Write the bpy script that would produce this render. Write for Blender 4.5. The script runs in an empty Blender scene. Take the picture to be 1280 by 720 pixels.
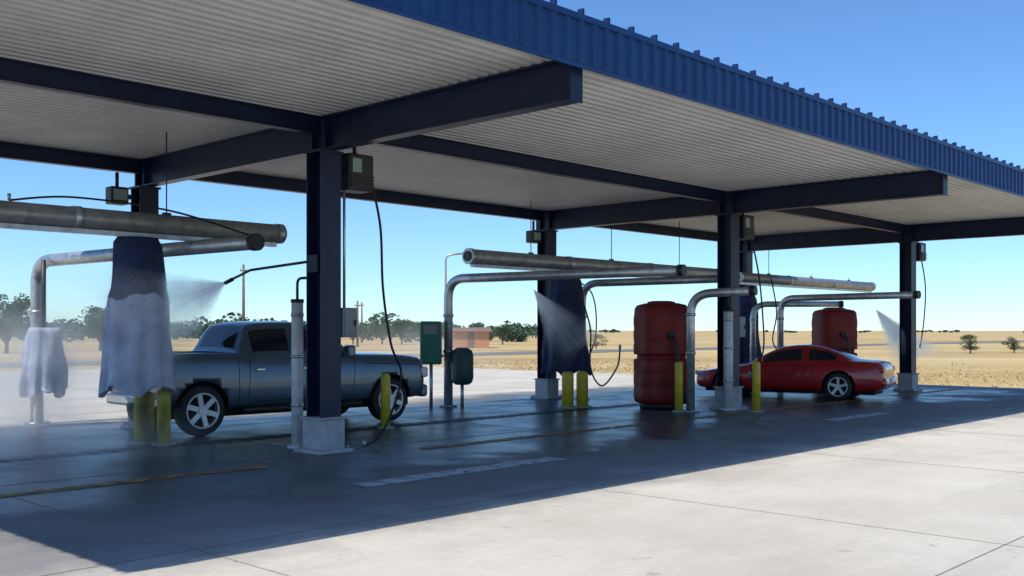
import bpy, bmesh, math, random
from mathutils import Vector, Matrix
from mathutils.bvhtree import BVHTree
random.seed(7)
R=random.Random(11)
TH=math.atan2(.727,.687)
C1=(-2.63,14.3)
ca,sa=math.cos(TH),math.sin(TH)
def LW(a,b,z=0): return Vector((C1[0]+a*ca-b*sa, C1[1]+a*sa+b*ca, z))
scene=bpy.context.scene
# ---------------------------------------------------------------- materials
def nd(nt,t,**k):
    n=nt.nodes.new(t)
    for a,b in k.items(): setattr(n,a,b)
    return n
def pm(name,col,rough=.5,metal=0.,var=.15,scale=4.,bump=0.,bscale=40.,dirt=None,dscale=1.5,spec=.5,coat=0.):
    m=bpy.data.materials.new(name); m.use_nodes=True; nt=m.node_tree; L=nt.links.new
    p=nt.nodes['Principled BSDF']
    tc=nd(nt,'ShaderNodeTexCoord')
    n=nd(nt,'ShaderNodeTexNoise'); n.inputs['Scale'].default_value=scale; n.inputs['Detail'].default_value=5
    L(tc.outputs['Object'],n.inputs['Vector'])
    r=nd(nt,'ShaderNodeValToRGB')
    r.color_ramp.elements[0].position=.3; r.color_ramp.elements[1].position=.7
    r.color_ramp.elements[0].color=(*[c*(1-var) for c in col],1)
    r.color_ramp.elements[1].color=(*[min(1,c*(1+var)) for c in col],1)
    L(n.outputs['Fac'],r.inputs['Fac'])
    out=r.outputs['Color']
    if dirt:
        n2=nd(nt,'ShaderNodeTexNoise'); n2.inputs['Scale'].default_value=dscale; n2.inputs['Detail'].default_value=7; n2.inputs['Roughness'].default_value=.65
        L(tc.outputs['Object'],n2.inputs['Vector'])
        r2=nd(nt,'ShaderNodeValToRGB'); r2.color_ramp.elements[0].position=.5; r2.color_ramp.elements[1].position=.72
        r2.color_ramp.elements[0].color=(0,0,0,1); r2.color_ramp.elements[1].color=(.7,.7,.7,1)
        L(n2.outputs['Fac'],r2.inputs['Fac'])
        mx=nd(nt,'ShaderNodeMixRGB'); mx.inputs[2].default_value=(*dirt,1)
        L(r2.outputs['Color'],mx.inputs[0]); L(out,mx.inputs[1]); out=mx.outputs[0]
    L(out,p.inputs['Base Color'])
    p.inputs['Roughness'].default_value=rough; p.inputs['Metallic'].default_value=metal
    p.inputs['Specular IOR Level'].default_value=spec
    if coat: p.inputs['Coat Weight'].default_value=coat; p.inputs['Coat Roughness'].default_value=.05
    if bump:
        n3=nd(nt,'ShaderNodeTexNoise'); n3.inputs['Scale'].default_value=bscale; n3.inputs['Detail'].default_value=4
        L(tc.outputs['Object'],n3.inputs['Vector'])
        b=nd(nt,'ShaderNodeBump'); b.inputs['Strength'].default_value=bump; b.inputs['Distance'].default_value=.02
        L(n3.outputs['Fac'],b.inputs['Height']); L(b.outputs[0],p.inputs['Normal'])
    return m
M={}
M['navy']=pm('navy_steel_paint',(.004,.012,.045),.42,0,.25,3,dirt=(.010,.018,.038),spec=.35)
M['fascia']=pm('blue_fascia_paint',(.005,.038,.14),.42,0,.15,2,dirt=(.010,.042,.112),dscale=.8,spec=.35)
M['seam']=pm('blue_roof_paint',(.006,.032,.12),.5,0,.15,2,spec=.3)
M['ceil']=pm('white_deck_paint',(.50,.51,.505),.5,0,.08,1.2,dirt=(.33,.335,.325),dscale=.35)
M['steel']=pm('galvanised_steel',(.46,.48,.50),.38,.7,.2,9,dirt=(.22,.22,.22),dscale=5)
M['boom']=pm('boom_metal',(.36,.36,.35),.42,.45,.2,6,dirt=(.16,.155,.14),dscale=4)
M['white']=pm('white_pipe_paint',(.62,.63,.62),.45,0,.12,6,dirt=(.35,.33,.3),dscale=5)
M['yellow']=pm('yellow_bollard_paint',(.62,.45,.03),.5,0,.15,8,dirt=(.22,.16,.05),dscale=6)
M['foot']=pm('footing_concrete',(.42,.42,.42),.8,0,.2,8,bump=.4,dirt=(.2,.19,.17),dscale=4)
M['black']=pm('black_plastic',(.015,.015,.017),.5,0,.2,8)
M['rubber']=pm('rubber',(.018,.018,.018),.75,0,.3,20)
M['dark']=pm('dark_interior',(.008,.008,.009),.9,0,.1,8)
M['grey']=pm('grey_cabinet_paint',(.20,.21,.22),.5,0,.12,6,dirt=(.12,.12,.11),dscale=4)
M['green']=pm('green_cabinet_paint',(.012,.14,.09),.45,0,.2,5,dirt=(.02,.06,.05),dscale=4)
M['dgreen']=pm('dark_green_plastic',(.015,.06,.06),.5,0,.2,5)
M['redtank']=pm('red_tank_plastic',(.20,.014,.010),.5,0,.25,2,dirt=(.08,.010,.008),dscale=1.6,spec=.3)
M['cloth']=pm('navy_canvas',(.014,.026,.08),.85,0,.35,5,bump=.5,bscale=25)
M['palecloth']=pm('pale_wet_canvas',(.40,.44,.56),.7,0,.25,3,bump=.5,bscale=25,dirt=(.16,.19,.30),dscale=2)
M['lens']=pm('lamp_lens',(.25,.32,.30),.2,0,.05,8)
M['pickpaint']=pm('slate_blue_car_paint',(.085,.125,.165),.28,.4,.08,2,coat=.7,dirt=(.09,.12,.145),dscale=1.2)
M['redpaint']=pm('red_car_paint',(.40,.010,.012),.3,.1,.06,2,coat=.8)
M['glass']=pm('tinted_glass',(.012,.016,.018),.06,0,.05,2,spec=.6)
M['chrome']=pm('alloy',(.62,.63,.64),.25,.85,.08,10)
M['rim']=pm('silver_rim',(.6,.61,.62),.35,.4,.08,10)
M['tail']=pm('tail_lamp_plastic',(.35,.01,.008),.2,0,.05,10)
M['head']=pm('head_lamp_plastic',(.55,.56,.58),.12,0,.05,10,spec=.8)
M['bark']=pm('bark',(.12,.085,.06),.9,0,.3,6)
M['leaf']=pm('foliage',(.045,.08,.028),.8,0,.5,.25)
M['leaf2']=pm('far_foliage',(.05,.09,.055),.9,0,.4,.08)
M['grass']=pm('dry_grass_blades',(.46,.35,.17),.9,0,.4,.6)
M['tan']=pm('tan_wall',(.5,.22,.09),.8,0,.1,1)
M['roofm']=pm('shed_roof',(.2,.12,.09),.8,0,.15,1)
M['asph']=pm('asphalt',(.16,.155,.15),.85,0,.25,3,bump=.3)
M['wood']=pm('weathered_pole',(.16,.13,.11),.9,0,.25,5)
M['joint']=pm('joint_filler',(.22,.205,.185),.9,0,.4,6)
# ---------------------------------------------------------------- mesh helpers
def box(bm,x0,x1,y0,y1,z0,z1,mi=0):
    v=[bm.verts.new(p) for p in ((x0,y0,z0),(x1,y0,z0),(x1,y1,z0),(x0,y1,z0),(x0,y0,z1),(x1,y0,z1),(x1,y1,z1),(x0,y1,z1))]
    for f in ((0,3,2,1),(4,5,6,7),(0,1,5,4),(1,2,6,5),(2,3,7,6),(3,0,4,7)):
        bm.faces.new([v[i] for i in f]).material_index=mi
def frame(d):
    d=d.normalized(); u=Vector((0,0,1)) if abs(d.z)<.95 else Vector((1,0,0))
    x=d.cross(u).normalized(); return x, x.cross(d).normalized()
def tube(bm,pts,r,seg=12,cap=True,mi=0):
    pts=[Vector(p) for p in pts]; n=len(pts); rings=[]
    rr=r if isinstance(r,(list,tuple)) else [r]*n
    px=None
    for i,p in enumerate(pts):
        d=(pts[min(i+1,n-1)]-pts[max(i-1,0)]).normalized()
        if px is None: x,y=frame(d)
        else:
            x=(px-d*px.dot(d)).normalized(); y=x.cross(d).normalized()
        px=x
        rings.append([bm.verts.new(p+(x*math.cos(2*math.pi*k/seg)+y*math.sin(2*math.pi*k/seg))*rr[i]) for k in range(seg)])
    for i in range(n-1):
        for k in range(seg):
            f=bm.faces.new((rings[i][k],rings[i][(k+1)%seg],rings[i+1][(k+1)%seg],rings[i+1][k])); f.smooth=True; f.material_index=mi
    if cap:
        for rg in (rings[0][::-1],rings[-1]):
            bm.faces.new(rg).material_index=mi
def bend(pts,rad=.35,n=7):
    pts=[Vector(p) for p in pts]; out=[pts[0]]
    for i in range(1,len(pts)-1):
        a,b,c=pts[i-1:i+2]; p=b+(a-b).normalized()*rad; q=b+(c-b).normalized()*rad
        for k in range(n+1):
            t=k/n; out.append(p*(1-t)**2+b*2*t*(1-t)+q*t*t)
    out.append(pts[-1]); return out
def smoothpts(pts,n=8):
    P=[Vector(p) for p in pts]; P=[P[0]]+P+[P[-1]]; o=[]
    for i in range(1,len(P)-2):
        for k in range(n):
            t=k/n; o.append(.5*((2*P[i])+(-P[i-1]+P[i+1])*t+(2*P[i-1]-5*P[i]+4*P[i+1]-P[i+2])*t*t+(-P[i-1]+3*P[i]-3*P[i+1]+P[i+2])*t**3))
    o.append(P[-2]); return o
def lathe(bm,prof,seg=24,c=(0,0,0),axis='z',mi=0,smooth=True,fn=None,cap=True):
    rings=[]
    for (r,h) in prof:
        ring=[]
        for k in range(seg):
            t=2*math.pi*k/seg; rr=r*(fn(t,h) if fn else 1)
            if axis=='z': p=(c[0]+rr*math.cos(t),c[1]+rr*math.sin(t),c[2]+h)
            else: p=(c[0]+rr*math.cos(t),c[1]+h,c[2]+rr*math.sin(t))
            ring.append(bm.verts.new(p))
        rings.append(ring)
    for i in range(len(rings)-1):
        for k in range(seg):
            f=bm.faces.new((rings[i][k],rings[i][(k+1)%seg],rings[i+1][(k+1)%seg],rings[i+1][k])); f.smooth=smooth; f.material_index=mi
    if cap:
        for rg in (rings[0][::-1],rings[-1]):
            f=bm.faces.new(rg); f.material_index=mi
def empty(name,loc=(0,0,0),rot=0):
    o=bpy.data.objects.new(name,None); scene.collection.objects.link(o)
    o.location=loc; o.rotation_euler=(0,0,rot); o.empty_display_size=.3; return o
def part(name,parent,mats,fn,bevel=0,smooth=False):
    bm=bmesh.new(); fn(bm); bmesh.ops.recalc_face_normals(bm,faces=bm.faces)
    me=bpy.data.meshes.new(name); bm.to_mesh(me); bm.free()
    for m in (mats if isinstance(mats,(list,tuple)) else [mats]): me.materials.append(M[m] if isinstance(m,str) else m)
    o=bpy.data.objects.new(name,me); scene.collection.objects.link(o)
    if parent: o.parent=parent
    if bevel:
        b=o.modifiers.new('bevel','BEVEL'); b.width=bevel; b.segments=2; b.limit_method='ANGLE'
    return o
# ================================================================= GROUND
def field_mat():
    m=bpy.data.materials.new('dry_field'); m.use_nodes=True; nt=m.node_tree; L=nt.links.new; p=nt.nodes['Principled BSDF']
    tc=nd(nt,'ShaderNodeTexCoord')
    mp=nd(nt,'ShaderNodeMapping'); mp.inputs['Scale'].default_value=(.02,.09,1); L(tc.outputs['Object'],mp.inputs[0])
    n=nd(nt,'ShaderNodeTexNoise'); n.inputs['Scale'].default_value=1; n.inputs['Detail'].default_value=10; n.inputs['Roughness'].default_value=.65; L(mp.outputs[0],n.inputs['Vector'])
    r=nd(nt,'ShaderNodeValToRGB'); e=r.color_ramp.elements
    e[0].position=.32; e[0].color=(.36,.25,.12,1); e[1].position=.7; e[1].color=(.66,.53,.31,1)
    k=e.new(.5); k.color=(.54,.40,.19,1)
    L(n.outputs['Fac'],r.inputs[0])
    n2=nd(nt,'ShaderNodeTexNoise'); n2.inputs['Scale'].default_value=2.5; n2.inputs['Detail'].default_value=8; L(tc.outputs['Object'],n2.inputs['Vector'])
    mx=nd(nt,'ShaderNodeMixRGB',blend_type='MULTIPLY'); mx.inputs[0].default_value=.3; L(r.outputs[0],mx.inputs[1]); L(n2.outputs['Fac'],mx.inputs[2])
    L(mx.outputs[0],p.inputs['Base Color']); p.inputs['Roughness'].default_value=.95; p.inputs['Specular IOR Level'].default_value=.1
    b=nd(nt,'ShaderNodeBump'); b.inputs['Strength'].default_value=.6; b.inputs['Distance'].default_value=.1; L(n2.outputs['Fac'],b.inputs['Height']); L(b.outputs[0],p.inputs['Normal'])
    return m
def conc_mat():
    m=bpy.data.materials.new('concrete_paving'); m.use_nodes=True; nt=m.node_tree; L=nt.links.new; p=nt.nodes['Principled BSDF']
    tc=nd(nt,'ShaderNodeTexCoord'); O=tc.outputs['Object']
    def noise(s,d=8,r=.6,vec=None):
        n=nd(nt,'ShaderNodeTexNoise'); n.inputs['Scale'].default_value=s; n.inputs['Detail'].default_value=d; n.inputs['Roughness'].default_value=r; L(vec or O,n.inputs['Vector']); return n.outputs['Fac']
    def ramp(f,p0,c0,p1,c1):
        r=nd(nt,'ShaderNodeValToRGB'); e=r.color_ramp.elements; e[0].position=p0; e[0].color=(*c0,1); e[1].position=p1; e[1].color=(*c1,1); L(f,r.inputs[0]); return r.outputs[0]
    def mix(f,a,b,t='MIX'):
        x=nd(nt,'ShaderNodeMixRGB',blend_type=t)
        if isinstance(f,float): x.inputs[0].default_value=f
        else: L(f,x.inputs[0])
        for i,s in ((1,a),(2,b)):
            if isinstance(s,tuple): x.inputs[i].default_value=(*s,1)
            else: L(s,x.inputs[i])
        return x.outputs[0]
    def math_(op,a,b=None,clamp=False):
        x=nd(nt,'ShaderNodeMath',operation=op,use_clamp=clamp)
        for i,s in ((0,a),(1,b)):
            if s is None: continue
            if isinstance(s,(int,float)): x.inputs[i].default_value=s
            else: L(s,x.inputs[i])
        return x.outputs[0]
    c=ramp(noise(.35,10,.7),.3,(.50,.46,.39),.7,(.66,.62,.54))
    c=mix(.6,c,ramp(noise(14,6,.7),.3,(.80,.80,.80),.7,(1,1,1)),'MULTIPLY')
    mp=nd(nt,'ShaderNodeMapping'); mp.inputs['Scale'].default_value=(1/4.5,1/4.5,.001); L(O,mp.inputs[0])
    fl=nd(nt,'ShaderNodeVectorMath',operation='FLOOR'); L(mp.outputs[0],fl.inputs[0])
    wn=nd(nt,'ShaderNodeTexWhiteNoise'); L(fl.outputs[0],wn.inputs[0])
    c=mix(.4,c,ramp(wn.outputs['Value'],0,(.86,.86,.87),1,(1,1,1)),'MULTIPLY')
    mp2=nd(nt,'ShaderNodeMapping'); mp2.inputs['Scale'].default_value=(.25,.9,1); L(O,mp2.inputs[0])
    st=ramp(noise(.8,10,.7,mp2.outputs[0]),.49,(0,0,0),.74,(.55,.55,.55))
    c=mix(st,c,(.32,.29,.245))
    sp=ramp(noise(3.1,4,.55),.66,(0,0,0),.73,(.5,.5,.5))
    c=mix(sp,c,(.24,.19,.15))
    sp2=ramp(noise(9.,3,.5),.72,(0,0,0),.76,(.6,.6,.6))
    c=mix(sp2,c,(.16,.14,.12))
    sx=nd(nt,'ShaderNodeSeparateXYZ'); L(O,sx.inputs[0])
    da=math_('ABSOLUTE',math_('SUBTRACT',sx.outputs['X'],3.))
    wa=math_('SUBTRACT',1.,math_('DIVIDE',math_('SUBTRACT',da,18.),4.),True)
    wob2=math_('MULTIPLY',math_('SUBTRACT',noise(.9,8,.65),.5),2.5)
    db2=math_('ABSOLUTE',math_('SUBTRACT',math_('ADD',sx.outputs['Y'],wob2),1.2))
    shade_tint=math_('MULTIPLY',math_('SUBTRACT',1.,math_('DIVIDE',math_('SUBTRACT',db2,5.2),1.4),True),wa,True)  # canopy shade painted into the slab colour, a wide zone beyond the wet area
    c=mix(math_('MULTIPLY',shade_tint,.86),c,mix(.25,c,(.075,.092,.125)))
    wob=math_('MULTIPLY',math_('SUBTRACT',noise(.5,6,.6),.5),7.)
    db=math_('ABSOLUTE',math_('SUBTRACT',math_('ADD',sx.outputs['Y'],wob),2.0))
    wb=math_('SUBTRACT',1.,math_('DIVIDE',math_('SUBTRACT',db,3.8),1.6),True)
    wet=math_('MULTIPLY',wa,wb,True)
    wet=math_('MULTIPLY',wet,math_('ADD',.55,math_('MULTIPLY',noise(1.1,5),.8)),True)
    c=mix(math_('MULTIPLY',shade_tint,.6),c,(.08,.092,.115))  # second, bluish layer of the painted canopy shade
    c=mix(math_('MULTIPLY',wet,.88),c,(.036,.042,.052))
    L(c,p.inputs['Base Color'])
    rg=math_('SUBTRACT',.9,math_('MULTIPLY',wet,.62)); L(rg,p.inputs['Roughness'])
    p.inputs['Specular IOR Level'].default_value=.35
    b=nd(nt,'ShaderNodeBump'); b.inputs['Strength'].default_value=.25; b.inputs['Distance'].default_value=.01; L(noise(30,5,.7),b.inputs['Height']); L(b.outputs[0],p.inputs['Normal'])
    return m
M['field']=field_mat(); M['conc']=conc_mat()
def fld(bm):
    vs=[bm.verts.new(p) for p in ((-4000,-500,-.1),(4000,-500,-.1),(4000,6000,-.1),(-4000,6000,-.1))]; bm.faces.new(vs)
part('ground',None,'field',fld)
lot=empty('concrete_pavement',LW(0,0),TH)
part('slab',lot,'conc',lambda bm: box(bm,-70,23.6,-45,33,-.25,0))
def joints(bm):
    a=-67.5
    while a<23:
        box(bm,a-.005,a+.005,-45,33,0.0005,.003); a+=4.5
    b=-40.5
    while b<33:
        box(bm,-70,23.6,b-.005,b+.005,0.001,.0035); b+=4.5
part('expansion_joints',lot,'joint',joints)
def paint_mat(name,col,th):
    m=pm(name,col,.6,0,.15,5); nt=m.node_tree; p=nt.nodes['Principled BSDF']; L=nt.links.new
    tc=nd(nt,'ShaderNodeTexCoord'); n=nd(nt,'ShaderNodeTexNoise'); n.inputs['Scale'].default_value=5; n.inputs['Detail'].default_value=9; n.inputs['Roughness'].default_value=.7
    L(tc.outputs['Object'],n.inputs['Vector']); r=nd(nt,'ShaderNodeValToRGB'); r.color_ramp.elements[0].position=th-.08; r.color_ramp.elements[1].position=th+.08
    L(n.outputs['Fac'],r.inputs[0]); L(r.outputs[0],p.inputs['Alpha']); return m
M['ylw']=paint_mat('worn_yellow_road_paint',(.36,.20,.04),.46)
M['wht']=paint_mat('worn_white_road_paint',(.42,.44,.46),.40)
def ylines(bm):
    for a0,a1 in ((-14,-1.4),(1.2,6.6),(8.2,15.5),(17.5,22)): box(bm,a0,a1,-.82,-.62,.0055,.009)
part('yellow_lane_line',lot,'ylw',ylines)
def wlines(bm):
    for a0,a1 in ((-1.6,1.7),(9.5,12)): box(bm,a0,a1,-3.0,-2.68,.0055,.009)
part('white_lane_line',lot,'wht',wlines)
def grate(bm):
    for i in range(60): box(bm,-6+i*.3,-6+i*.3+.22,2.1,2.5,.0055,.008)
part('drain_grate',lot,'black',grate)
road=empty('road',LW(0,0),TH)
part('asphalt_strip',road,'asph',lambda bm: box(bm,-300,300,40,47,-.3,-.07))
# ================================================================= CANOPY
can=empty('car_wash_canopy',LW(0,0),TH)
AL,AR,BF,BR=-7.8,20.75,-4.68,5.62
ZC=4.67
def deck(bm):
    prof=[]; b=BF+.03; per=.17
    while b<BR-.03:
        prof+= [(b,ZC),(b+.055,ZC),(b+.075,ZC+.035),(b+.13,ZC+.035),(b+.15,ZC)]
        b+=per
    l=[bm.verts.new((AL+.03,y,z)) for y,z in prof]; r=[bm.verts.new((AR-.03,y,z)) for y,z in prof]
    for i in range(len(prof)-1): bm.faces.new((l[i],r[i],r[i+1],l[i+1]))
part('ceiling_deck',can,'ceil',deck)
part('roof_top',can,'seam',lambda bm: box(bm,AL+.02,AR-.02,BF+.02,BR-.02,5.0,5.06))
def seams(bm):
    a=AL+.1
    while a<AR:
        box(bm,a-.010,a+.010,BF-.03,BR+.03,5.06,5.12)
        box(bm,a-.016,a+.016,BF-.045,BF+.03,5.06,5.165)
        a+=.45
part('standing_seams',can,'seam',seams)
def fascia(bm):
    z0,z1=4.54,5.07
    box(bm,AL,AR,BF-.02,BF,z0,z1); box(bm,AL,AR,BR,BR+.02,z0,z1)
    box(bm,AL-.02,AL,BF,BR,z0,z1); box(bm,AR,AR+.02,BF,BR,z0,z1)
    box(bm,AL-.05,AR+.05,BF-.06,BF-.021,z1-.04,z1+.025)
    box(bm,AL-.04,AR+.04,BF-.045,BF-.021,z0-.02,z0+.02)
    a=AL+.02
    while a<AR-.05:
        v=[]
        for z in (z0+.02,z1-.04):
            v+=[bm.verts.new(p) for p in ((a,BF-.0205,z),(a+.03,BF-.052,z),(a+.075,BF-.052,z),(a+.105,BF-.0205,z))]
        for i in range(3): bm.faces.new((v[i],v[i+1],v[i+5],v[i+4]))
        a+=.225
    b=BF+.05
    while b<BR-.05:
        box(bm,AL-.045,AL-.021,b,b+.05,z0,z1); box(bm,AR+.021,AR+.045,b,b+.05,z0,z1); b+=.3
part('fascia',can,'fascia',fascia)
def ibeam_b(bm,a,b0,b1,z0,z1,w=.2,t=.022):
    box(bm,a-w/2,a+w/2,b0,b1,z0,z0+t); box(bm,a-w/2,a+w/2,b0,b1,z1-t,z1)
    box(bm,a-.008,a+.008,b0,b1,z0+t,z1-t)
def ibeam_a(bm,b,a0,a1,z0,z1,w=.14,t=.018):
    box(bm,a0,a1,b-w/2,b+w/2,z0,z0+t); box(bm,a0,a1,b-w/2,b+w/2,z1-t,z1)
    box(bm,a0,a1,b-.007,b+.007,z0+t,z1-t)
COLS=(0,10.6,20.1)
def mains(bm):
    for a in COLS:
        ibeam_b(bm,a,BF+.12,BR-.06,4.2,ZC-.004)
        box(bm,a-.105,a+.105,BF+.095,BF+.118,4.19,ZC-.003)
        for b in (0,5.2):
            for s in (-.15,.15): box(bm,a-.098,a+.098,b+s-.008,b+s+.008,4.223,ZC-.027)
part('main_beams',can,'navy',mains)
def girders(bm):
    segs=[(AL+.05,COLS[0]-.102),(COLS[0]+.102,COLS[1]-.102),(COLS[1]+.102,COLS[2]-.102),(COLS[2]+.102,AR-.03)]
    for b in (0,5.2):
        for s in segs: ibeam_a(bm,b,s[0],s[1],4.42,ZC-.006)
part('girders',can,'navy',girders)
def col(bm,a,b):
    w=.17; t=.02
    box(bm,a-w,a+w,b-w,b-w+t,.5,4.198); box(bm,a-w,a+w,b+w-t,b+w,.5,4.198)
    box(bm,a-.01,a+.01,b-w+t,b+w-t,.5,4.198)
    box(bm,a-.2,a+.2,b-.2,b+.2,4.16,4.196)
for i,a in enumerate(COLS):
    for j,b in enumerate((0,5.2)):
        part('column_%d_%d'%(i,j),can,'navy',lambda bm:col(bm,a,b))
        part('footing_%d_%d'%(i,j),can,'foot',lambda bm:(box(bm,a-.21,a+.21,b-.21,b+.21,0,.47),box(bm,a-.3,a+.3,b-.3,b+.3,0.001,.06),box(bm,a-.24,a+.24,b-.24,b+.24,.47,.499)),bevel=.012)
def bolts(bm):
    for a in COLS:
        for b in (0,5.2):
            for s in (-.24,.24):
                for t in (-.24,.24): tube(bm,[(a+s,b+t,.05),(a+s,b+t,.1)],.02,8)
part('anchor_bolts',can,'steel',bolts)
def flood(a,b,s=1):
    e=empty('flood_light',LW(a,b,3.95),TH)
    part('housing',e,'black',lambda bm: box(bm,-.22,.22,-.17,.17,-.27,.25),bevel=.03)
    part('lens',e,'lens',lambda bm: (box(bm,-.17,-.01,-.185,-.171,-.02,.18)),bevel=.004)
    part('fins',e,'black',lambda bm: [box(bm,-.2,.2,-.2,-.171,-.22+.05*i,-.20+.05*i) for i in range(4)])
    part('bracket',e,'navy',lambda bm: (box(bm,-.40,-.21,-.03,.03,-.05,.02),tube(bm,[(0,0,.25),(0,0,.42)],.03)))
flood(.50,-.05); flood(11.10,-.05); flood(20.65,-.05)
for k,(a,b) in enumerate(((-.5,5.2),(10.1,5.2))):
    e=empty('flood_light',LW(a,b,4.0),TH)
    part('housing',e,'black',lambda bm: box(bm,-.16,.16,-.12,.12,-.15,.15),bevel=.03)
    part('lens',e,'lens',lambda bm: box(bm,-.12,.12,-.135,-.121,-.08,.1))
    part('bracket',e,'navy',lambda bm: (box(bm,.15,.34,-.03,.03,-.04,.04),tube(bm,[(0,0,.15),(0,0,.40)],.03)))
def spipe(a,b,h,r=.085):
    e=empty('service_pipe',LW(a,b),TH)
    part('pipe',e,'white',lambda bm:(tube(bm,[(0,0,.03),(0,0,h)],r,16),tube(bm,[(0,0,0.002),(0,0,.05)],r*1.7,16)))
    part('cap',e,'black',lambda bm:(tube(bm,[(0,0,h),(0,0,h+.05)],r*1.12,16),tube(bm,bend([(0,0,h+.04),(0,0,h+.35),(-.0,-.25,h+.35)],.1),.02,8)))
    part('clamps',e,'steel',lambda bm:[tube(bm,[(0,0,z),(0,0,z+.05)],r*1.1,16) for z in (.6,1.3,1.9)])
spipe(.02,.66,2.1); spipe(10.35,-.15,2.1,.1); spipe(11.05,.4,2.0)
def cabinet(a,b,z,w,d,h,mat='grey'):
    e=empty('control_cabinet',LW(a,b,z),TH)
    part('case',e,mat,lambda bm: box(bm,-w/2,w/2,-d/2,d/2,0,h),bevel=.015)
    part('door',e,mat,lambda bm: box(bm,-w/2+.03,w/2-.03,-d/2-.012,-d/2-.001,.03,h-.03),bevel=.004)
    part('handle',e,'black',lambda bm: box(bm,w/2-.07,w/2-.05,-d/2-.04,-d/2-.0125,h*.4,h*.6))
    part('conduit',e,'steel',lambda bm: tube(bm,[(0,0,h),(0,0,4.15-z)],.02,8))
cabinet(.34,-.02,1.6,.26,.28,.42); cabinet(10.94,0,1.55,.28,.28,.45)
def boom(a0,a1,b,z,r):
    e=empty('overhead_boom',LW(a0,b,z),TH); l=a1-a0
    part('pipe',e,'boom',lambda bm: tube(bm,[(0,0,0),(l,0,0)],r,24))
    def col_(bm):
        for x in (0,l-.08,l*.33,l*.66): tube(bm,[(x-.02,0,0),(x+.1,0,0)],r*1.09,24)
    part('collars',e,'steel',col_)
    part('rail',e,'steel',lambda bm: box(bm,.1,l-.1,-.05,.05,-r-.07,-r-.004))
    part('end_plug',e,'black',lambda bm:(tube(bm,[(-.05,0,0),(-.02,0,0)],r*.7,16),tube(bm,[(l+.02,0,0),(l+.06,0,0)],r*.75,16)))
    def hang(bm):
        for f in (.2,.5,.8):
            tube(bm,[(l*f,0,r),(l*f,0,4.67-z if -7<a0+l*f<20.6 else r+.1)],.010,8)
            box(bm,l*f-.06,l*f+.06,-.03,.03,r-.002,r+.03)
    part('hangers',e,'navy',hang)
    return e
boom(-9.0,1.0,2.55,3.28,.15); boom(6.8,16.8,4.1,3.3,.16); boom(18.3,27.6,4.4,3.3,.15)
def arm(base,top,end,r=.105):
    e=empty('swan_neck_pipe',LW(*base),TH)
    dx,dy=end[0]-base[0],end[1]-base[1]
    part('pipe',e,'steel',lambda bm: tube(bm,bend([(0,0,.02),(0,0,top),(dx,dy,end[2])],.45,10),r,18))
    part('flange',e,'steel',lambda bm:(tube(bm,[(0,0,.001),(0,0,.04)],r*2,18),tube(bm,[(0,0,1.2),(0,0,1.26)],r*1.2,18),tube(bm,[(0,0,2.0),(0,0,2.06)],r*1.2,18)))
    d=Vector((dx,dy,end[2]-top)).normalized(); E=Vector((dx,dy,end[2]))
    part('end_collar',e,'black',lambda bm: tube(bm,[E-d*.03,E+d*.08],r*1.15,18))
    return e
arm((-1.0,7.3),2.95,(-.35,1.2,2.98),.11)
arm((7.05,5.0),2.85,(7.9,-.6,2.85),.1)
arm((10.9,4.3),2.85,(11.2,.5,2.85),.09)
arm((9.45,.2),2.45,(9.7,-1.1,2.5),.09)
arm((17.6,2.6),2.6,(17.2,-1.4,2.6),.09)
arm((19.2,4.4),2.5,(20.9,2.4,2.5),.09)
wand=empty('spray_wand',LW(0,0),TH)
part('rod',wand,'black',lambda bm:(tube(bm,[(-.16,.1,2.66),(-.16,1.6,2.60),(-.16,2.2,2.46)],.02,8),tube(bm,[(-.16,2.1,2.48),(-.16,2.3,2.43)],.032,8)))
part('mount',wand,'navy',lambda bm: box(bm,-.19,-.12,-.1,.12,2.5,2.75),bevel=.01)
def hose(pts,r=.018):
    e=empty('hanging_hose',pts[0],0); o=Vector(pts[0])
    part('hose',e,'rubber',lambda bm: tube(bm,smoothpts([Vector(p)-o for p in pts],10),r,8))
    part('ferrule',e,'steel',lambda bm: tube(bm,[Vector(pts[-1])-o-Vector((0,0,.001)),Vector(pts[-1])-o+Vector((0.0,0,.09))],r*1.6,8))
hose([LW(.75,-.1,3.9),LW(.85,-.2,3.2),LW(.9,-.2,2.3),LW(1.05,-.2,1.5),LW(1.5,.1,1.05),LW(1.15,-.1,.5),LW(.85,-.15,.15),LW(.55,-.2,.05)])
hose([LW(11.3,-.1,3.9),LW(11.5,-.2,3.0),LW(11.7,-.2,2.0),LW(11.7,-.2,1.2),LW(11.3,-.1,.7)])
hose([LW(20.85,-.05,3.9),LW(21.1,-.1,3.0),LW(21.0,-.1,2.0),LW(20.7,-.1,1.2)])
hose([LW(10.9,5.0,3.1),LW(12.1,5.0,2.7),LW(12.3,5.0,1.6),LW(11.8,5.0,.8),LW(11.4,5.0,.7)])
hose([LW(8.2,2.3,2.8),LW(8.6,2.2,1.8),LW(8.5,2.1,.9),LW(8.9,2.1,.5),LW(9.3,2.0,.9),LW(9.4,2.0,1.3)])
hose([LW(-.1,1.6,3.1),LW(-.9,2.6,3.5),LW(-2.2,3.0,3.62),LW(-3.2,2.7,3.46)],.015)
hose([LW(16,2,3.1),LW(16.3,2,2.2),LW(16.1,2,1.4),LW(16.7,2,1.0)])
def bollard(x,y,h=.95,r=.085):
    e=empty('yellow_bollard',(x,y,0),0)
    part('post',e,'yellow',lambda bm: lathe(bm,[(r,.0),(r,h-.06),(r*.85,h-.02),(r*.5,h)],20))
    part('base_ring',e,'foot',lambda bm: tube(bm,[(0,0,.001),(0,0,.03)],r*1.7,20))
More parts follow.
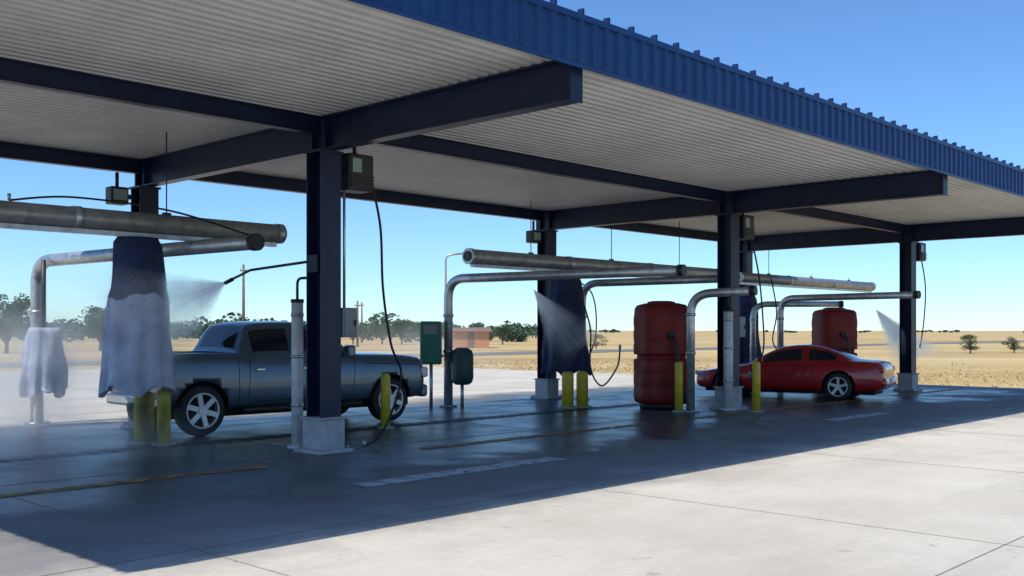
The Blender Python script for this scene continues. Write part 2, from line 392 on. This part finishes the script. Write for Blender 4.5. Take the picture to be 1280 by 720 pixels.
for x,y,h,r in ((-5.17,15.2,.82,.10),(-5.55,15.45,.78,.15),(-2.2,17.8,.95,.085),(1.22,22.4,.8,.13),(1.55,22.6,.8,.13),(3.47,21.3,1.05,.085),(5.08,21.3,1.05,.085)):
    bollard(x,y,h,r)
def cover(x,y,z0,z1,r0,r1,ph=0,sq=.6,hang=None,split=None,mats=('cloth','palecloth')):
    e=empty('canvas_cover',(x,y,0),TH)
    def f(bm):
        n=18; seg=72
        rings=[]
        for i in range(n+1):
            t=i/n; z=z1+(z0-z1)*t
            r=r1+(r0-r1)*(t**.7)
            if i==0: r*=.9
            if split is not None and z<split: r*=1.06
            ring=[]
            for k in range(seg):
                th=2*math.pi*k/seg
                fold=1+.10*t*math.sin(9*th+ph+1.5*t)+.05*math.sin(17*th+2*ph+3*t)*t+.03*math.sin(5*th+6*t)+.04*math.sin(3*th+9*t+ph)
                zz=z+(.07*math.sin(4*th+ph)+.03*math.sin(11*th) if i==n else 0)
                if split is not None and 0<i<n: zz+=.05*math.sin(3*th+ph)+.02*math.sin(8*th)
                ring.append(bm.verts.new((r*fold*math.cos(th),sq*r*fold*math.sin(th),zz)))
            rings.append(ring)
        for i in range(n):
            zm=z1+(z0-z1)*(i+.5)/n
            for k in range(seg):
                fc=bm.faces.new((rings[i][k],rings[i][(k+1)%seg],rings[i+1][(k+1)%seg],rings[i+1][k])); fc.smooth=True
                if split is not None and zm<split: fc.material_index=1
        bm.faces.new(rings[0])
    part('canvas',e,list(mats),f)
    if hang: part('hanger',e,'black',lambda bm: tube(bm,[(0,0,z1-.02),(0,0,hang)],.04,10))
P=LW(-1.42,2.58); cover(P.x,P.y,.82,3.06,.48,.33,.4,.8,3.14,split=2.2)
cover(1.28,24.5,.7,3.0,.62,.40,1.4,.8,3.14)
P=LW(20.1,5.2); cover(P.x,P.y,.75,2.8,.5,.36,2.2,.9)
P=LW(-1.0,7.3); cover(P.x+.35,P.y-.5,.6,1.75,.36,.25,3,.9,2.95,split=5)
def tank(x,y,rot=0):
    e=empty('vacuum_canister',(x,y,0),rot)
    def f(bm):
        prof=[(.50,.12),(.545,.15)]
        z=.22; k=0
        while z<2.0:
            prof+=[(.566,z),(.572,z+.03),(.572,z+.20),(.566,z+.23),(.562,z+.25)]; z+=.30; k+=1
            if k==3: prof+=[(.50,z-.03),(.50,z+.05)]; z+=.06
        prof+=[(.55,2.18),(.50,2.25),(.35,2.29),(.08,2.31)]
        def sq(t,h):
            c,s=abs(math.cos(t)),abs(math.sin(t)); return 1/((c**3.6+s**3.6)**(1/3.6))*.96
        lathe(bm,prof,56,fn=sq)
    part('shell',e,'redtank',f)
    part('base',e,'black',lambda bm: lathe(bm,[(.46,.002),(.48,.1),(.45,.14)],40))
    part('lid_ring',e,'redtank',lambda bm: lathe(bm,[(.3,2.27),(.3,2.32),(.2,2.34)],24))
    part('hose_port',e,'black',lambda bm:(tube(bm,[(0,-.5,1.6),(0,-.66,1.6)],.07,12),tube(bm,smoothpts([(0,-.64,1.6),(.05,-.8,1.3),(.12,-.75,.7),(.35,-.7,.12)]),.035,10)))
tank(3.25,22.3,.2); tank(9.0,28.6,.1)
g=empty('vacuum_station',LW(7.05,5.0),0)
part('cabinet',g,'green',lambda bm: box(bm,-.60,-.14,-.38,.02,.95,1.9),bevel=.03)
part('cabinet_door',g,'green',lambda bm: box(bm,-.56,-.18,-.395,-.381,1.0,1.55),bevel=.005)
part('cabinet_panel',g,'grey',lambda bm: box(bm,-.52,-.22,-.393,-.381,1.62,1.82),bevel=.003)
part('canister',g,'dgreen',lambda bm: lathe(bm,[(.15,.5),(.22,.55),(.25,.65),(.25,1.15),(.22,1.25),(.12,1.32)],28,c=(.32,-.2,0)))
part('brackets',g,'steel',lambda bm:(box(bm,-.16,.1,-.06,-.0,1.1,1.16),box(bm,-.16,.1,-.06,0,1.6,1.66),box(bm,.05,.3,-.1,-.04,.9,.96),tube(bm,[(-.37,-.18,0.002),(-.37,-.18,.95)],.04,10),tube(bm,[(.32,-.2,0.002),(.32,-.2,.55)],.04,10)))
# ================================================================= VEHICLES
def make_car(name,loc,rot,st,paint,arches,wr,ww,track,cut_boxes,seams_,glass_side,glass_top,wheel_spokes=5):
    e=empty(name,loc,rot)
    bm=bmesh.new(); rings=[]
    def half(s):
        x,w,zbelt,zdeck,zroof,wt,zb=s
        return [(0,zb),(w-.12,zb),(w-.015,zb+.12),(w,(zb+zbelt)/2+.05),(w-.025,zbelt),(w-.10,zdeck),(wt,max(zdeck+.006,zroof-.05)),(wt-.07,max(zdeck+.012,zroof-.012)),(0,zroof+.02)]
    for s in st:
        h=half(s); ring=[(y,z) for y,z in h]+[(-y,z) for y,z in h[-2:0:-1]]
        rings.append([bm.verts.new((s[0],y,z)) for y,z in ring])
    n=len(rings[0])
    for i in range(len(st)-1):
        xm=(st[i][0]+st[i+1][0])/2
        for k in range(n):
            f=bm.faces.new((rings[i][k],rings[i][(k+1)%n],rings[i+1][(k+1)%n],rings[i+1][k])); f.smooth=True
            if k in (5,10) and any(a<xm<b for a,b in glass_side): f.material_index=1
            if k in (7,8) and any(a<xm<b for a,b in glass_top): f.material_index=1
    for rg in (rings[0][::-1],rings[-1]): f=bm.faces.new(rg); f.smooth=True
    bmesh.ops.recalc_face_normals(bm,faces=bm.faces)
    me=bpy.data.meshes.new('body'); bm.to_mesh(me); bm.free()
    for mm in (paint,'glass','dark'): me.materials.append(M[mm])
    o=bpy.data.objects.new('body',me); scene.collection.objects.link(o)
    s=o.modifiers.new('s','SUBSURF'); s.levels=2; s.render_levels=2
    bm=bmesh.new()
    for ax in arches:
        for sgn in (-1,1):
            tube(bm,[(ax,sgn*(track-ww-.06),wr),(ax,sgn*(track+.6),wr)],wr*1.17,32)
    for b in cut_boxes: box(bm,*b)
    bmesh.ops.recalc_face_normals(bm,faces=bm.faces)
    for f in bm.faces: f.material_index=2; f.smooth=False
    cm=bpy.data.meshes.new('cut'); bm.to_mesh(cm); bm.free()
    for mm in (paint,'glass','dark'): cm.materials.append(M[mm])
    co=bpy.data.objects.new('cut',cm); scene.collection.objects.link(co)
    bo=o.modifiers.new('b','BOOLEAN'); bo.object=co; bo.operation='DIFFERENCE'; bo.solver='EXACT'
    bpy.context.view_layer.update()
    dg=bpy.context.evaluated_depsgraph_get()
    nm=bpy.data.meshes.new_from_object(o.evaluated_get(dg))
    o.modifiers.clear(); o.data=nm
    bpy.data.objects.remove(co)
    o.parent=e
    bmt=bmesh.new(); bmt.from_mesh(nm); bv=BVHTree.FromBMesh(bmt)
    def mk(bmx):
        for line in seams_:
            for sg in (-1,1):
                pts=[]
                for (p,q) in zip(line[:-1],line[1:]):
                    m_=max(2,int(math.hypot(q[0]-p[0],q[1]-p[1])/.04))
                    for k in range(m_+1):
                        t=k/m_; x,z=p[0]+(q[0]-p[0])*t,p[1]+(q[1]-p[1])*t
                        h=bv.ray_cast(Vector((x,sg*3,z)),Vector((0,-sg,0)))
                        if h[0] and abs(h[0].y)>.4: pts.append(h[0]+h[1]*.0005)
                if len(pts)>2: tube(bmx,pts,.006,4)
    part('panel_gaps',e,'dark',mk)
    bmt.free()
    for ax in arches:
        for sgn in (-1,1):
            def ty(bm):
                pr=[(wr*.60,.02),(wr*.66,0),(wr*.72,.0),(wr*.93,.012),(wr*.985,.035),(wr,.07),(wr,ww-.07),(wr*.985,ww-.035),(wr*.9,ww),(wr*.66,ww)]
                lathe(bm,[(r,sgn*(track-h)) for r,h in pr],44,c=(ax,0,wr),axis='y',cap=False)
            part('tyre',e,'rubber',ty)
            def rm(bm):
                pr=[(wr*.70,-.004),(wr*.67,-.008),(wr*.63,.004),(wr*.62,.09)]
                lathe(bm,[(r,sgn*(track-h)) for r,h in pr],44,c=(ax,0,wr),axis='y',cap=False)
                for s in range(wheel_spokes):
                    t=2*math.pi*s/wheel_spokes+.3
                    c,si=math.cos(t),math.sin(t)
                    vs=[]
                    for r,hw in ((wr*.1,wr*.10),(wr*.64,wr*.10)):
                        for d in (.0,.04):
                            for sg in (-1,1):
                                vs.append(bm.verts.new((ax+r*c-sg*hw*si, sgn*(track-d-(.012 if r<.2 else 0)), wr+r*si+sg*hw*c)))
                    for f in ((0,1,5,4),(2,6,7,3),(0,4,6,2),(1,3,7,5),(4,5,7,6)): bm.faces.new([vs[i] for i in f])
                tube(bm,[(ax,sgn*(track-.05),wr),(ax,sgn*(track+.004),wr)],wr*.17,20)
            part('rim',e,'rim',rm)
            part('brake_disc',e,'dark',lambda bm: tube(bm,[(ax,sgn*(track-.10),wr),(ax,sgn*(track-.07),wr)],wr*.645,30))
    return e
ps=[ #x,w,zbelt,zdeck,zroof,wt,zb
(0,.78,.98,1.04,1.06,.45,.48),(.05,.90,1.04,1.14,1.16,.55,.42),(.12,.95,1.07,1.20,1.22,.6,.40),(.6,.98,1.09,1.25,1.27,.62,.38),(1.2,.985,1.10,1.26,1.285,.64,.38),(1.55,.985,1.10,1.265,1.30,.70,.38),
(1.66,.985,1.10,1.27,1.32,.79,.38),(1.95,.985,1.11,1.275,1.55,.745,.38),(2.3,.985,1.11,1.28,1.78,.69,.38),(2.5,.985,1.12,1.28,1.84,.68,.38),(2.86,.985,1.12,1.285,1.865,.68,.38),(2.96,.985,1.12,1.285,1.865,.68,.38),(3.6,.985,1.13,1.29,1.855,.68,.38),(3.78,.985,1.13,1.29,1.81,.685,.38),(3.90,.985,1.13,1.295,1.60,.72,.38),(3.98,.985,1.14,1.30,1.38,.78,.38),(4.04,.985,1.18,1.315,1.33,.82,.38),
(4.12,.985,1.2,1.325,1.33,.84,.38),(5.0,.985,1.2,1.33,1.335,.84,.42),(5.32,.98,1.2,1.33,1.335,.83,.46),(5.40,.97,1.19,1.325,1.33,.82,.48),(5.44,.93,1.17,1.30,1.31,.8,.52)]
pk=make_car('pickup_truck',LW(4.68,3.95),TH+math.pi-.03,ps,'pickpaint',(.92,4.72),.41,.24,.97,[(4.15,5.32,-.80,.80,.85,1.6)],
 [[(1.78,.55),(1.72,1.2)],[(2.91,.5),(2.91,1.24)],[(3.9,.6),(3.85,1.24)],[(1.78,.52),(3.75,.52)],[(4.07,.45),(4.07,1.28)],[(1.5,1.1),(.25,1.05)]],
 [(2.0,2.86),(2.96,3.7)],[(1.66,2.3),(3.8,4.0)],6)
part('grille',pk,'black',lambda bm: box(bm,-.05,.03,-.5,.5,.72,.98),bevel=.02)
part('grille_bars',pk,'chrome',lambda bm:[box(bm,-.07,-.051,-.48,.48,.75+.07*i,.775+.07*i) for i in range(3)])
part('front_bumper',pk,'pickpaint',lambda bm: box(bm,-.08,.08,-.86,.86,.42,.66),bevel=.05)
part('rear_bumper',pk,'chrome',lambda bm: box(bm,5.40,5.52,-.86,.86,.48,.66),bevel=.04)
part('headlamps',pk,'head',lambda bm:[box(bm,-.03,.16,s*.73-.2,s*.73+.2,.80,1.0) for s in (-1,1)],bevel=.04)
part('tail_lamps',pk,'tail',lambda bm:[box(bm,5.32,5.46,s*.90-.07,s*.90+.07,.85,1.2) for s in (-1,1)],bevel=.02)
part('mirrors',pk,'pickpaint',lambda bm:[box(bm,1.9,2.05,s*1.13-.1,s*1.13+.1,1.22,1.44) for s in (-1,1)],bevel=.04)
part('mirror_arms',pk,'black',lambda bm:[box(bm,1.94,2.0,s*.99-.07,s*.99+.07,1.24,1.29) for s in (-1,1)])
part('door_handles',pk,'chrome',lambda bm:[box(bm,x,x+.16,s*.985-.015,s*.985+.015,1.03,1.065) for s in (-1,1) for x in (2.68,3.6)],bevel=.008)
part('side_steps',pk,'black',lambda bm:[tube(bm,[(1.6,s*.95,.38),(4.0,s*.95,.38)],.05,12) for s in (-1,1)])
part('underbody',pk,'dark',lambda bm: box(bm,.3,5.2,-.7,.7,.28,.5))
ss=[(0,.50,.46,.52,.54,.3,.30),(.05,.66,.52,.58,.60,.36,.24),(.14,.76,.56,.63,.65,.4,.20),(.45,.85,.62,.70,.73,.45,.18),(.95,.885,.68,.77,.81,.5,.18),(1.4,.895,.72,.83,.87,.56,.18),
(1.5,.895,.73,.85,.90,.66,.18),(1.85,.9,.75,.88,1.13,.62,.18),(2.2,.9,.77,.90,1.28,.565,.18),(2.5,.9,.78,.91,1.335,.55,.18),(2.86,.9,.79,.92,1.345,.55,.18),(2.94,.9,.79,.92,1.343,.55,.18),(3.3,.9,.80,.935,1.31,.55,.18),(3.65,.9,.81,.95,1.18,.58,.18),(3.98,.895,.82,.955,1.01,.62,.18),
(4.1,.89,.82,.955,.985,.58,.18),(4.5,.86,.81,.945,.97,.54,.2),(4.66,.82,.78,.92,.94,.5,.24),(4.74,.74,.72,.84,.86,.44,.3),(4.77,.62,.66,.74,.76,.36,.36)]
sd=make_car('red_coupe',(5.1,27.4,0),math.radians(-30),ss,'redpaint',(.95,3.72),.335,.21,.88,[],
 [[(1.62,.3),(1.55,.8)],[(2.9,.3),(2.95,.9)],[(1.62,.28),(2.9,.28)],[(4.2,.5),(4.6,.5)]],
 [(1.75,2.86),(2.94,3.55)],[(1.5,2.2),(3.3,4.0)],5)
part('tail_lamps',sd,'tail',lambda bm:[box(bm,4.60,4.76,s*.62-.16,s*.62+.16,.68,.82) for s in (-1,1)],bevel=.03)
part('headlamps',sd,'head',lambda bm:[box(bm,.04,.3,s*.60-.14,s*.60+.14,.55,.66) for s in (-1,1)],bevel=.04)
part('number_plate',sd,'white',lambda bm: box(bm,4.80,4.83,-.16,.16,.42,.53))
part('rear_bumper',sd,'redpaint',lambda bm: box(bm,4.55,4.82,-.74,.74,.34,.56),bevel=.08)
part('mirrors',sd,'redpaint',lambda bm:[box(bm,1.78,1.94,s*.98-.08,s*.98+.08,.90,1.03) for s in (-1,1)],bevel=.035)
part('door_handles',sd,'redpaint',lambda bm:[box(bm,2.62,2.8,s*.9-.014,s*.9+.014,.76,.79) for s in (-1,1)],bevel=.006)
part('underbody',sd,'dark',lambda bm: box(bm,.3,4.5,-.62,.62,.14,.32))
# ================================================================= WATER SPRAY
def spray_mat(name,dens,su=1.2,sv=26,soft=False,fallp=1.0):
    m=bpy.data.materials.new(name); m.use_nodes=True; nt=m.node_tree; L=nt.links.new; nt.nodes.remove(nt.nodes['Principled BSDF'])
    out=nt.nodes['Material Output']
    uv=nd(nt,'ShaderNodeUVMap')
    tc=nd(nt,'ShaderNodeTexCoord')
    n2=nd(nt,'ShaderNodeTexNoise'); n2.inputs['Scale'].default_value=1.3; n2.inputs['Detail'].default_value=4; L(tc.outputs['Object'],n2.inputs['Vector'])
    sx=nd(nt,'ShaderNodeSeparateXYZ'); L(uv.outputs[0],sx.inputs[0])
    def mm(op,a,b=None,clamp=False):
        x=nd(nt,'ShaderNodeMath',operation=op,use_clamp=clamp)
        for i,s in ((0,a),(1,b)):
            if s is None: continue
            if isinstance(s,(int,float)): x.inputs[i].default_value=s
            else: L(s,x.inputs[i])
        return x.outputs[0]
    U,V=sx.outputs['X'],sx.outputs['Y']
    if soft:
        du=mm('SUBTRACT',U,.5); dv=mm('SUBTRACT',V,.5)
        r=mm('SQRT',mm('ADD',mm('MULTIPLY',du,du),mm('MULTIPLY',dv,dv)))
        f=mm('SUBTRACT',1.,mm('MULTIPLY',r,2.),True); f=mm('MULTIPLY',mm('MULTIPLY',f,f),mm('SUBTRACT',3.,mm('MULTIPLY',f,2.)))
        a=mm('MULTIPLY',f,dens)
        a=mm('MULTIPLY',a,mm('MULTIPLY',mm('SUBTRACT',n2.outputs['Fac'],.1,True),2.2),True)
    else:
        mp=nd(nt,'ShaderNodeMapping'); mp.inputs['Scale'].default_value=(su,sv,1); L(uv.outputs[0],mp.inputs[0])
        n=nd(nt,'ShaderNodeTexNoise'); n.inputs['Scale'].default_value=1; n.inputs['Detail'].default_value=6; n.inputs['Roughness'].default_value=.6; L(mp.outputs[0],n.inputs['Vector'])
        fall=mm('POWER',mm('SUBTRACT',1.,U,True),fallp)
        e0=mm('MULTIPLY',mm('MULTIPLY',V,mm('SUBTRACT',1.,V)),4.,True)
        edge=mm('POWER',e0,1.6)
        a=mm('MULTIPLY',mm('MULTIPLY',fall,edge),dens)
        a=mm('MULTIPLY',a,mm('ADD',mm('MULTIPLY',mm('SUBTRACT',n.outputs['Fac'],.25),1.3,True),.3))
        a=mm('MULTIPLY',a,mm('MULTIPLY',mm('SUBTRACT',n2.outputs['Fac'],.15,True),2.6),True)
    # droplets scatter light mostly forward: rough, weak refraction plus a translucent share
    tr=nd(nt,'ShaderNodeBsdfTransparent'); rf=nd(nt,'ShaderNodeBsdfRefraction'); tl=nd(nt,'ShaderNodeBsdfTranslucent'); df=nd(nt,'ShaderNodeBsdfDiffuse')
    rf.inputs['Color'].default_value=(1,1,1,1); rf.inputs['Roughness'].default_value=.75; rf.inputs['IOR'].default_value=1.12
    tl.inputs[0].default_value=(.98,.985,1,1); df.inputs[0].default_value=(.97,.98,1,1)
    m0=nd(nt,'ShaderNodeMixShader'); m0.inputs[0].default_value=.5; L(df.outputs[0],m0.inputs[1]); L(tl.outputs[0],m0.inputs[2])
    m1=nd(nt,'ShaderNodeMixShader'); m1.inputs[0].default_value=.55; L(m0.outputs[0],m1.inputs[1]); L(rf.outputs[0],m1.inputs[2])
    m2=nd(nt,'ShaderNodeMixShader'); L(a,m2.inputs[0]); L(tr.outputs[0],m2.inputs[1]); L(m1.outputs[0],m2.inputs[2])
    L(m2.outputs[0],out.inputs['Surface']); return m
M['spray']=spray_mat('water_spray',1.3,1.2,14,fallp=1.3)
M['spray2']=spray_mat('water_spray_dense',2.4,1.0,9,fallp=.5)
M['mist']=spray_mat('mist',.30,soft=True)
M['mistlow']=spray_mat('mist_low',.22,soft=True)
def sheet(name,parent,P,nu,nv,mat):
    verts=[];uvs=[];faces=[]
    for i in range(nu+1):
        for j in range(nv+1):
            u,v=i/nu,j/nv; verts.append(P(u,v)); uvs.append((u,v))
    for i in range(nu):
        for j in range(nv):
            a=i*(nv+1)+j; faces.append((a,a+1,a+nv+2,a+nv+1))
    me=bpy.data.meshes.new(name); me.from_pydata(verts,[],faces)
    ul=me.uv_layers.new(name='UVMap')
    for lp in me.loops: ul.data[lp.index].uv=uvs[lp.vertex_index]
    for p in me.polygons: p.use_smooth=True
    me.materials.append(M[mat]); o=bpy.data.objects.new(name,me); scene.collection.objects.link(o); o.parent=parent
def fan(name,apex,top,bot,mat,layers=4,th=.18,bulge=.2):
    e=empty(name,apex,0); A=Vector(apex)
    T=Vector(top)-A; B=Vector(bot)-A; nrm=T.cross(B).normalized()
    for l in range(layers):
        off=(l-(layers-1)/2)/max(1,layers)*2
        rr=random.Random(l*7+3); ph=rr.random()*6; s0=rr.uniform(-.06,.06)
        def P(u,v):
            vv=v+s0*u
            d=(T*(1-vv)+B*vv); k=1+.08*math.sin(5*v+ph)
            return d*(u*k)+nrm*(off*th*u+.05*u*math.sin(6*v+ph+2*u))+Vector((0,0,-bulge*u*u))+nrm*(1-(2*v-1)**2)*off*th*1.2*u
        sheet('spray_sheet',e,P,24,24,mat)
fan('water_spray',LW(-.16,2.28,2.44),LW(-3.9,1.9,2.95),LW(-1.35,2.05,.15),'spray',3,.2,.1)
fan('water_spray',(.50,24.0,2.66),(2.35,23.9,1.7),(.90,23.9,.75),'spray2',3,.12,.05)
fan('water_spray',(10.3,29.0,2.3),(12.6,29.3,1.1),(10.7,29.0,.7),'spray2',3,.15,.05)
def mist(c,w,h,ang,mat,n=4,dep=.9,sd=1):
    e=empty('water_mist',c,ang); rr=random.Random(sd)
    for l in range(n):
        o_=((l-(n-1)/2)/n*2)*dep; ph=rr.random()*6; sc=rr.uniform(.8,1.1); ox=rr.uniform(-.3,.3); oz=rr.uniform(-.15,.15)
        def P(u,v):
            x=(u-.5)*w*sc+ox; z=(v-.5)*h*sc+oz
            y=o_+.3*math.sin(3*u+ph)+.2*math.sin(5*v+ph)
            return Vector((x,y,z))
        sheet('mist_sheet',e,P,14,14,mat)
p=LW(-2.6,3.2,1.0); mist(tuple(p),3.6,3.0,.25,'mist',2,.4,sd=2)
p=LW(-1.6,6.4,1.1); mist(tuple(p),4.8,3.2,.3,'mist',2,.6,sd=5)
p=LW(-2.7,1.7,.15); mist(tuple(p),5.5,1.5,.1,'mistlow',3,.6,sd=9)
p=LW(9.0,8.5,1.0); mist(tuple(p),6.5,3.0,.1,'mistlow',2,.8,sd=12)
def drops(bm):
    for i in range(900):
        t=R.random()**.6; v=R.random()
        p=LW(-.16,2.28,2.44)*(1-t)+(LW(-3.6,1.9,2.5)*(1-v)+LW(-1.45,2.0,.35)*v)*t
        p=p+Vector((R.gauss(0,.12)*t,R.gauss(0,.12)*t,R.gauss(0,.1)*t))
        s=R.uniform(.002,.005)
        vs=[bm.verts.new(p+Vector(q)*s) for q in ((0,0,1),(1,0,0),(0,1,0),(-1,0,0),(0,-1,0),(0,0,-1))]
        for f in ((0,1,2),(0,2,3),(0,3,4),(0,4,1),(5,2,1),(5,3,2),(5,4,3),(5,1,4)): bm.faces.new([vs[k] for k in f])
dr=part('water_droplets',None,'white',drops)
# ================================================================= BACKGROUND
def leaves(verts,faces,c,rx,rz,n,s,rnd):
    for _ in range(n):
        while True:
            p=Vector((rnd.uniform(-1,1),rnd.uniform(-1,1),rnd.uniform(-1,1)))
            if p.length<1: break
        p=p.normalized()*(p.length**.5)
        q=Vector((c[0]+p.x*rx,c[1]+p.y*rx,c[2]+p.z*rz))
        a=Vector((rnd.gauss(0,1),rnd.gauss(0,1),rnd.gauss(0,1))).normalized(); x,y=frame(a); k=s*rnd.uniform(.5,1.3)
        i=len(verts); verts+= [q+x*k,q+y*k*.7,q-x*k,q-y*k*.7]; faces.append((i,i+1,i+2,i+3))
def treeline():
    rnd=random.Random(5); V=[];F=[]
    for i in range(260):
        u=rnd.uniform(-60,660) if i<230 else rnd.uniform(660,1330)
        d=rnd.uniform(150,330) if i<230 else rnd.uniform(700,1000)
        x=(u-640)/1280*d
        h=rnd.uniform(2.2,4.2)*(1 if u<560 else .8)
        if i>=230: h=rnd.uniform(1.5,2.6)
        w=rnd.uniform(1.5,4)
        for k in range(rnd.randint(3,6)):
            leaves(V,F,(x+rnd.uniform(-w,w),d+rnd.uniform(-2,2),h*rnd.uniform(.3,.75)),w*.5,h*.33,45,.35 if i<230 else .7,rnd)
    me=bpy.data.meshes.new('tree_line'); me.from_pydata(V,[],F); me.materials.append(M['leaf2'])
    o=bpy.data.objects.new('distant_tree_line',me); scene.collection.objects.link(o)
treeline()
def tree(name,x,y,h,w,sd,n=16):
    rnd=random.Random(sd); e=empty(name,(x,y,-.1),0)
    V=[];F=[]; tips=[]
    for k in range(n):
        a=rnd.uniform(0,6.28); rr=w*rnd.uniform(.1,.75); z=h*rnd.uniform(.42,.92); rr*=1-.5*abs(z/h-.6)/.4*.6
        if name=='bush': z=h*rnd.uniform(.2,.85)
        tips.append((rr*math.cos(a),rr*math.sin(a),z))
    def wd(bm):
        tube(bm,[(0,0,0),(.05,.03,h*.25),(0,.05,h*.5),(.05,0,h*.8)],[h*.035,h*.028,h*.02,h*.008],10)
        for t in tips: tube(bm,[(0,.03,h*.15),(t[0]*.5,t[1]*.5,(h*.2+t[2])*.55),t],[h*.014,h*.01,h*.003],6)
    part('trunk',e,'bark',wd)
    for t in tips: leaves(V,F,t,w*rnd.uniform(.22,.36),h*rnd.uniform(.08,.14),170,h*.022,rnd)
    me=bpy.data.meshes.new('crown'); me.from_pydata([tuple(v) for v in V],[],F); me.materials.append(M['leaf'])
    o=bpy.data.objects.new('crown',me); scene.collection.objects.link(o); o.parent=e
tree('broadleaf_tree',-39.5,80,4.6,2.6,1,26); tree('broadleaf_tree',-37,92,4.0,2.4,2,22)
for i,(x,h) in enumerate(((-24,2.9),(-20.5,3.0),(-17,2.9),(-14,3.2),(-11.5,2.8),(-8.6,2.9),(-1.2,2.7))): tree('broadleaf_tree',x,130+2*(i%3),h,2.6,3+i,22)
tree('bush',35.8,80,1.6,1.2,9,16); tree('bush',40.2,82,1.4,1.1,10,16); tree('bush',8.2,100,1.6,1.3,12,12)
def house(name,x,y,w,d,h,rh,wm,rot=0):
    e=empty(name,(x,y,-.1),rot)
    part('walls',e,wm,lambda bm: box(bm,-w/2,w/2,-d/2,d/2,0,h))
    def rf(bm):
        v=[bm.verts.new(p) for p in ((-w/2-.3,-d/2-.3,h),(w/2+.3,-d/2-.3,h),(w/2+.3,d/2+.3,h),(-w/2-.3,d/2+.3,h),(-w/2-.3,0,h+rh),(w/2+.3,0,h+rh))]
        for f in ((0,1,5,4),(2,3,4,5),(0,4,3),(1,2,5),(0,3,2,1)): bm.faces.new([v[i] for i in f])
    part('roof',e,'roofm',rf)
    part('door',e,'roofm',lambda bm: box(bm,-w*.1,w*.08,-d/2-.03,-d/2-.003,0,1.7))
house('tan_shed',-4.3,105,3.6,4,1.7,.4,'tan',.1)
def upole(x,y,h):
    e=empty('utility_pole',(x,y,-.1),0)
    part('pole',e,'wood',lambda bm: tube(bm,[(0,0,0),(0,0,h)],[.15,.10],10))
    part('crossarm',e,'wood',lambda bm: box(bm,-.3,.3,-.06,.06,h-.6,h-.5))
    part('insulators',e,'white',lambda bm:[tube(bm,[(s,0,h-.5),(s,0,h-.35)],.05,8) for s in (-.25,.25)])
upole(-23.6,90,7.6); upole(-16.6,110,5.0); upole(-22,150,6)
def slamp(x,y,h,s=1):
    e=empty('street_lamp',(x,y,-.1),0)
    part('pole',e,'steel',lambda bm: tube(bm,bend([(0,0,0),(0,0,h),(s*1.6,0,h+.15)],.4),.07,10))
    part('head',e,'grey',lambda bm: box(bm,s*1.5-.35,s*1.5+.35,-.14,.14,h+.02,h+.16),bevel=.04)
slamp(-4.4,68,6.8)
def gr(bm):
    for i in range(8000):
        a=23.7+abs(R.gauss(0,9)); b=R.uniform(-30,30); p=LW(a,b,-.1)
        if p.y<5: continue
        h=R.uniform(.03,.08); t=R.uniform(0,6.28); w=.012+.0006*p.y
        dx,dy=math.cos(t)*w,math.sin(t)*w; l=Vector((R.gauss(0,.05),R.gauss(0,.05),h))
        bm.faces.new([bm.verts.new(p+Vector((dx,dy,0))),bm.verts.new(p-Vector((dx,dy,0))),bm.verts.new(p+l)])
part('dry_grass',None,'grass',gr)
# ================================================================= LIGHT + CAMERA
sdir=Vector((-2.10,-2.01,5.1)).normalized()
w=bpy.data.worlds.new('World'); scene.world=w; w.use_nodes=True; nt=w.node_tree
sky=nt.nodes.new('ShaderNodeTexSky'); sky.sky_type='NISHITA'; sky.sun_disc=False
sky.sun_elevation=math.asin(sdir.z); sky.sun_rotation=math.atan2(sdir.x,sdir.y)
sky.air_density=1.0; sky.dust_density=0.0; sky.ozone_density=3.0; sky.altitude=600
tint=nt.nodes.new('ShaderNodeMixRGB'); tint.blend_type='MULTIPLY'; tint.inputs[0].default_value=1; tint.inputs[2].default_value=(.70,.97,1.24,1)
nt.links.new(sky.outputs[0],tint.inputs[1]); nt.links.new(tint.outputs[0],nt.nodes['Background'].inputs[0]); nt.nodes['Background'].inputs[1].default_value=.14
sl=bpy.data.lights.new('sun','SUN'); sl.energy=5; sl.angle=math.radians(.53); sl.color=(1,.95,.86)
so=bpy.data.objects.new('sun',sl); scene.collection.objects.link(so); so.rotation_euler=(-sdir).to_track_quat('-Z','Y').to_euler(); so.location=(0,0,30)
cam=bpy.data.cameras.new('camera'); co=bpy.data.objects.new('camera',cam); scene.collection.objects.link(co)
co.location=(0,0,1.7); co.rotation_euler=(math.pi/2,0,0); cam.lens=36; cam.sensor_width=36; cam.shift_y=53/1280; cam.clip_end=8000
scene.camera=co
scene.view_settings.view_transform='Standard'; scene.view_settings.look='None'; scene.view_settings.exposure=0
